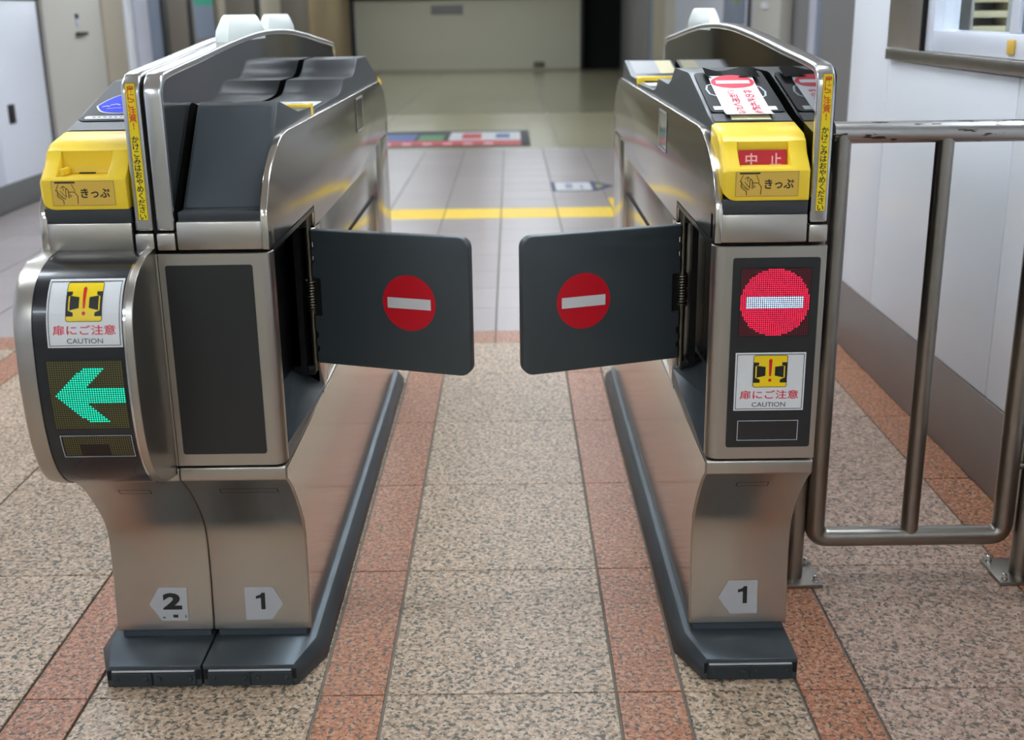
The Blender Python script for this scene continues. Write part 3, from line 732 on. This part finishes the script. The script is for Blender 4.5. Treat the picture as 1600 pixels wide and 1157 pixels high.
    if face == 'led':
        hl = stroke([(.05, .175), (.036, .165), (.031, .14), (.034, .11), (.050, .092)], .004); hr = stroke([(.132, .165), (.146, .15), (.151, .12), (.147, .095), (.134, .082)], .004)
        decal('reader_mark', *merge(hl, hr), rs, 'grey_mark', rdr, h=.003)
        decal('reader_tag', *merge(rect(.028, .046, .012, .034), rect(.139, .155, .008, .030)), rs, 'paper', rdr, h=.003)
    if face == 'bulge':
        bl = crom([(.036, .085), (.046, .12), (.064, .150), (.10, .165), (.14, .150), (.152, .10), (.13, .055), (.09, .042), (.055, .052), (.036, .085)], 6)[:-1]
        ce = (.094, .10)
        decal('logo_rim', [(ce[0] + (a - ce[0]) * 1.06, ce[1] + (b - ce[1]) * 1.06) for a, b in bl], [tuple(range(len(bl)))], rs, 'paper', rdr, h=.003)
        decal('blue_logo', bl, [tuple(range(len(bl)))], rs, 'blue_logo', rdr, h=.0036)
        decal('logo_mark', *merge(stroke([(.048, .078), (.056, .083), (.061, .080)], .003), stroke([(.062, .088), (.072, .094), (.080, .089)], .003), stroke([(.06, .066), (.082, .07), (.088, .07)], .0018)), rs, 'paper', rdr, h=.0042)
        ws = decal('touch_strip', *rrect(.030, .150, .008, .026, .006), rs, 'paper', rdr, h=.003)
        decal('strip_print', *merge(*[rect(.045 + .011 * k, .052 + .011 * k, .014, .020) for k in range(8)]), rs, 'grey_wall', rdr, h=.0036)
    # ---- fin: steel band round a dark glass panel
    arch = [(.004, .988), (.004, 1.235)] + [(.045 - .041 * math.cos(R(a)), 1.238 + .041 * math.sin(R(a))) for a in range(0, 81, 10)]
    mid = crom([(.045, 1.2795), (.16, 1.289), (.30, 1.299), (.45, 1.311), (.60, 1.322), (.80, 1.334), (.95, 1.339), (1.075, 1.3405)], 3)
    half = arch + mid[1:]
    outer = half + [(L - y, z) for y, z in half[::-1][1:]]
    inn = [(.019, .988), (.019, 1.225)] + [(.05 - .031 * math.cos(R(a)), 1.232 + .031 * math.sin(R(a))) for a in range(0, 81, 10)] + [(y, z - .0155) for y, z in mid[1:]]
    inner = inn + [(L - y, z) for y, z in inn[::-1][1:]]
    n_ = len(outer); assert len(inner) == n_
    xa, xb = .1780, .2118
    v = [(xa, y, z) for y, z in outer] + [(xa, y, z) for y, z in inner] + [(xb, y, z) for y, z in outer] + [(xb, y, z) for y, z in inner]
    fs = []
    for i in range(n_ - 1):
        fs += [(i, i + 1, n_ + i + 1, n_ + i), (2 * n_ + i, 3 * n_ + i, 3 * n_ + i + 1, 2 * n_ + i + 1), (i, 2 * n_ + i, 2 * n_ + i + 1, i + 1), (n_ + i, n_ + i + 1, 3 * n_ + i + 1, 3 * n_ + i)]
    fs += [(0, n_, 3 * n_, 2 * n_), (n_ - 1, 3 * n_ - 1, 4 * n_ - 1, 2 * n_ - 1)]
    fb = raw('fin_band', v, fs, FINST, g, bevel=.005, seg=3, bevel_angle=50, angle=40)
    prism_x('fin_panel', inner, xa + .0035, xb - .003, 'fin_glass', g, angle=20)
    prism_x('fin_gap', [(min(max(y, .012), L - .012), z - .006) for y, z in outer], xb, .2142, 'gap_black', g, angle=20)
    for y0, y1 in ((0, .04), (L - .04, L)): box('fin_foot', xa - .001, .2130, y0, y1, .951, .985, STEEL, g, .004, 2)
    box('fin_core', xa - .001, xb, .04, L - .04, .945, .99, 'gap_black', g, 0)
    if strip:
        mps = flat((0, .0035, 0), (1, 0, 0), (0, 0, 1)); cx_ = .1965
        st = decal('warning_strip', *rect(cx_ - .0092, cx_ + .0092, 1.010, 1.262, 1, 14), mps, 'strip_yellow', g, h=.0008, thick=.0006)
        st['label'] = 'narrow yellow warning strip with upright lettering'
        decal('strip_rim', *frame2(cx_ - .0092, cx_ + .0092, 1.010, 1.262, .0005, 8), mps, 'ink_black', st, h=.0012)
        sz = .0148; stp = .01325
        decal('lettering_red', *column('扉にご注意！', cx_, 1.2585, sz, stp, .02), mps, 'ink_orange', st, h=.0014)
        decal('lettering_black', *column('かけこみはおやめください', cx_, 1.2585 - 7 * stp + .002, sz * .95, stp * .985, .018), mps, 'ink_black', st, h=.0014)
    # ---- white lamp on the fin
    def lr(z, e, xi): return [(xa + .001 + xi, 1.19 + e, z), (xb - .001 - xi, 1.19 + e, z), (xb - .001 - xi, 1.60 - e, z), (xa + .001 + xi, 1.60 - e, z)]
    loft('fin_lamp', [lr(1.318, 0, 0), lr(1.345, .012, .001), lr(1.372, .048, .006), lr(1.379, .060, .009)], 'lamp_white', g, bevel=.003, seg=2)
    # ---- little window in the side skin
    sw = box('side_window', -.0008, .004, .70, .845, 1.036, 1.136, 'display_glass', g, .001, 1)
    decal('window_rim', *frame2(-.0725, .0725, -.05, .05, .006), flat((-.0008, .7725, 1.086), (0, -1, 0), (0, 0, 1)), 'sticker_silver', g, h=.001)
    # ---- door flap
    hv = .485 if door_end == 'front' else L - .485
    sg = -1 if door_end == 'front' else 1
    hu = .006
    if closed: ang = math.atan2(sg * .125, -.37)
    else: ang = math.atan2(sg * -1.0, .02)   # folded into the recess
    if not closed: hu = .045
    dx_, dy_ = math.cos(ang), math.sin(ang)
    if not closed: dx_, dy_ = .0, sg * 1.0
    Fl = .392
    o_ = Vector((hu, hv, 0)); rt = Vector((dx_, dy_, 0)); nn = Vector((-dy_, dx_, 0))
    out, _ = rrect(.0, Fl, .578, .900, .026, 6)
    # castellated hinge edge
    out = [(a, b) for a, b in out if a > .05]
    edge = [(.0, .900), (.0, .872), (.007, .870), (.007, .858), (0, .856), (0, .838), (.007, .836), (.007, .824), (0, .822), (0, .785), (.02, .785), (.02, .695), (0, .695), (0, .655), (.007, .653), (.007, .641), (0, .639), (0, .620), (.007, .618), (.007, .606), (0, .604), (0, .578)]
    out = out + edge
    n_ = len(out); T = .013 if closed else .011
    v = [o_ + rt * a + Vector((0, 0, b)) + nn * T for a, b in out] + [o_ + rt * a + Vector((0, 0, b)) - nn * T for a, b in out]
    fs = [tuple(range(n_)), tuple(range(2 * n_ - 1, n_ - 1, -1))] + [(i, (i + 1) % n_, n_ + (i + 1) % n_, n_ + i) for i in range(n_)]
    fl = raw('door_flap', v, fs, 'flap_grey', g, bevel=.006 if closed else .004, seg=3, bevel_angle=60, angle=50)
    fl['label'] = 'dark grey door flap with red no-entry disc'
    for side in (1, -1):
        nf = nn * side; rr_ = rt if (rt.cross(Vector((0, 0, 1))) - nf).length < .5 else -rt
        s0_ = .245 if rr_ == rt else -.245
        mpd = flat(o_ + nf * T, rr_, (0, 0, 1))
        rd = decal('sign_disc', *disc(s0_, .742, .0655, 48), mpd, 'sign_red', fl, h=.0006)
        decal('sign_bar', *rect(s0_ - .0535, s0_ + .0535, .7285, .7535), mpd, 'sign_white', fl, h=.0012)
    hx, hyy = hu + (.010 if closed else 0), hv + (0 if closed else -sg * .012)
    if closed: box('hinge_dark_backing', hx + .016, hx + .030, hyy - .03, hyy + .03, .56, .945, 'dark_recess', g, 0)  # added dark box, makes the area round the spring read black
    cq = [o_ + rt * a + nn * b for a, b in ((.004, -.007), (.03, -.007), (.03, .007), (.004, .007))]
    prism_z('hinge_dark_fill', [(q.x, q.y) for q in cq], .60, .88, 'gap_black', fl)  # added black filler, darkens the cut-outs of the hinge edge
    tube('hinge_rod', [(hx, hyy, .556), (hx, hyy, .948)], .008, 'spring_steel', fl, 12)
    coil = [(hx + .012 * math.cos(t * .7), hyy + .012 * math.sin(t * .7), .705 + .075 * t / 100) for t in range(0, 101)]
    tube('hinge_spring', coil, .0022, 'spring_steel', fl, 6)
    box('hinge_block', hx, hx + .05, hyy - .02, hyy + .02, .55, .572, 'dark_recess', g, .002); box('hinge_block', hx, hx + .05, hyy - .02, hyy + .02, .905, .945, 'dark_recess', g, .002)
    return g

gate2 = make_gate('ticket_gate', (-.8905, 2.1, 0), 0, 'leftmost stainless ticket gate, numbered 2, with curved black display showing green arrow', 'front', 'bulge', False, True, '2', True)
gate1 = make_gate('ticket_gate', (-.4605, 2.1 + L, 0), math.pi, 'middle stainless ticket gate, numbered 1, with plain black front panel joined to gate 2', 'rear', 'plain', True, False, '1', True)
gateR = make_gate('ticket_gate', (.381, 2.1, 0), 0, 'right stainless ticket gate with red no-entry display beside the pipe railing', 'front', 'led', True, True, '1', False)

# ------------------------------------------------------------------ notice sheet taped on the right gate's reader
ns = tag(empty('paper_notice', (.381, 2.1, 0)), 'white paper notice with red no-entry sign taped on the right gate', 'notice')
rs0 = flat((0, .198, 1.1765), (1, 0, 0), (0, .252, .066)); kk = math.hypot(.252, .066) / .252
def curl(a, b, h=0):
    e = .006 * max(0, (b - .15) / .06) ** 2 if b > .15 else 0
    e2 = .005 * max(0, (.01 - b) / .04) ** 2 if b < .01 else 0
    return rs0(a, b, h + .004 + e + e2)
CURVED.append(curl)
sheet = decal('sheet', *rect(.045, .139, -.034, .207, 6, 24), curl, 'paper', ns, h=.0, thick=.0006)
el = [(.092 + .046 * math.cos(2 * math.pi * i / 40), .176 + .034 * math.sin(2 * math.pi * i / 40)) for i in range(40)]
decal('no_entry_disc', el, [tuple(range(40))], curl, 'ink_red', sheet, h=.0006)
decal('no_entry_bar', *rect(.056, .128, .167, .184), curl, 'paper', sheet, h=.0012)
def tcol(s, cx_, y0, w_, st, bw=.022):
    sh = []
    for i, ch in enumerate(s):
        sh.append(text(ch, cx_ - w_ / 2, cx_ + w_ / 2, y0 - (i + 1) * st + st * .12, y0 - i * st, bw))
    return merge(*sh)
decal('lettering', *merge(tcol('他の改札機を', .113, .128, .019, .0262), tcol('ご利用くださ', .079, .128, .017, .0262)), curl, 'ink_red', sheet, h=.0006)
decal('under_slip', *rect(.053, .131, -.046, .0), rs0, 'paper_cream', ns, h=.003)
def tcurl(a, b, h=0):
    e = .010 * math.sin(math.pi * max(0, min(1, (a - .04) / .11))) * max(0, (b - .215) / .04) if b > .215 else 0
    return rs0(a, b, h + .006 - e * .2 + .004 * math.sin(a * 60))
tp = decal('tape', *rect(.040, .155, .198, .266, 14, 6), tcurl, 'tape_black', ns, h=.002)

# ------------------------------------------------------------------ pipe railing
scuffed(RAILW, (92, 84, 74), (16, 60, 60), .60, .63)
rail = tag(empty('guard_railing', (.97, 2.55, 0)), 'worn stainless pipe guard railing between right gate and white wall', 'railing')
def rt_(p): return (p[0] - .97, 0, p[1])
XL_, XR_, XM = .736, 1.201, .971
lower = fillet([rt_((XL_, 1.105)), rt_((XL_, .116)), rt_((XR_, .116)), rt_((XR_, 1.105))], .035, 8)
tube('loop_frame', lower, .0245, RAILST, rail, 24)
tube('top_rail', [rt_((XL_ - .018, 1.108)), rt_((XR_ + .02, 1.108))], .0245, RAILW, rail, 24)
tube('middle_bar', [rt_((XM, .12)), rt_((XM, 1.10))], .0208, RAILST, rail, 20)
for X_ in (.688, 1.256):
    tube('support_post', [rt_((X_, .008)), rt_((X_, 1.02))], .0245, RAILST, rail, 24)
    for z in (.30, .86): tube('post_link', [rt_((X_ if X_ < 1 else XR_, z)), rt_((XL_ if X_ < 1 else X_, z))], .010, RAILST, rail, 12)
    bp = box('base_plate', X_ - .97 - .066, X_ - .97 + .066, -.05, .08, 0, .010, RAILST, rail, .002, 2)
    for bx_, by_ in ((-.05, -.034), (.05, -.034), (-.05, .062), (.05, .062)):
        bolt(bp, (X_ - .97 + bx_, by_, .010), (0, 0, 1), .0085, .006, 'chrome', 'nut'); bolt(bp, (X_ - .97 + bx_, by_, .015), (0, 0, 1), .0065, .012, 'chrome', 'nut_cap')

# ------------------------------------------------------------------ marks on the far floor
fs_ = tag(empty('floor_arrow', (.57, 9.15, .0005)), 'white and navy arrow sticker on the floor beyond the flaps', 'sticker')
fm = flat((0, 0, 0), (1, 0, 0), (0, 1, 0))
decal('arrow_ground', [(-.25, -.24), (.10, -.24), (.26, .0), (.10, .26), (-.25, .24)], [(0, 1, 2, 3, 4)], fm, 'navy', fs_, h=.002, thick=.002)
decal('arrow_field', *rect(-.22, .07, -.22, .22), fm, 'mat_white', fs_, h=.0025); decal('arrow_tip', [(.11, -.14), (.18, 0), (.11, .14)], [(0, 1, 2)], fm, 'olive', fs_, h=.0025)
decal('arrow_print', *merge(rect(-.14, -.08, -.12, .14), rect(-.02, .0, -.16, .06)), fm, 'blue_grey', fs_, h=.003)
am = tag(empty('floor_mat', (-1.2, 12.8, .0)), 'black bordered picture mat with red edge on the far floor', 'mat')
box('mat_border', -1.5, 1.40, -.76, .78, 0, .012, 'mat_black', am, .004)
def mb(n_, x0, x1, y0, y1, m_, h=.0125): decal(n_, *rect(x0, x1, y0, y1), fm, m_, am, h=h)
mb('red_band', -1.45, 1.30, -.74, -.25, 'mat_red'); mb('picture_blue', -1.45, .12, -.25, .45, 'mat_blue'); mb('picture_green', .16, .44, -.25, .35, 'mat_green'); mb('picture_white', .5, 1.30, -.25, .6, 'mat_white')
mb('picture_red_patch', .64, .86, -.1, .45, 'mat_red', .013); mb('picture_blue_patch', 1.02, 1.18, -.05, .4, 'mat_blue', .013)
decal('red_band_print', *merge(*[rect(-1.3 + k * .22, -1.2 + k * .22, -.64, -.5) for k in range(11)]), fm, 'ink_pink', am, h=.013)
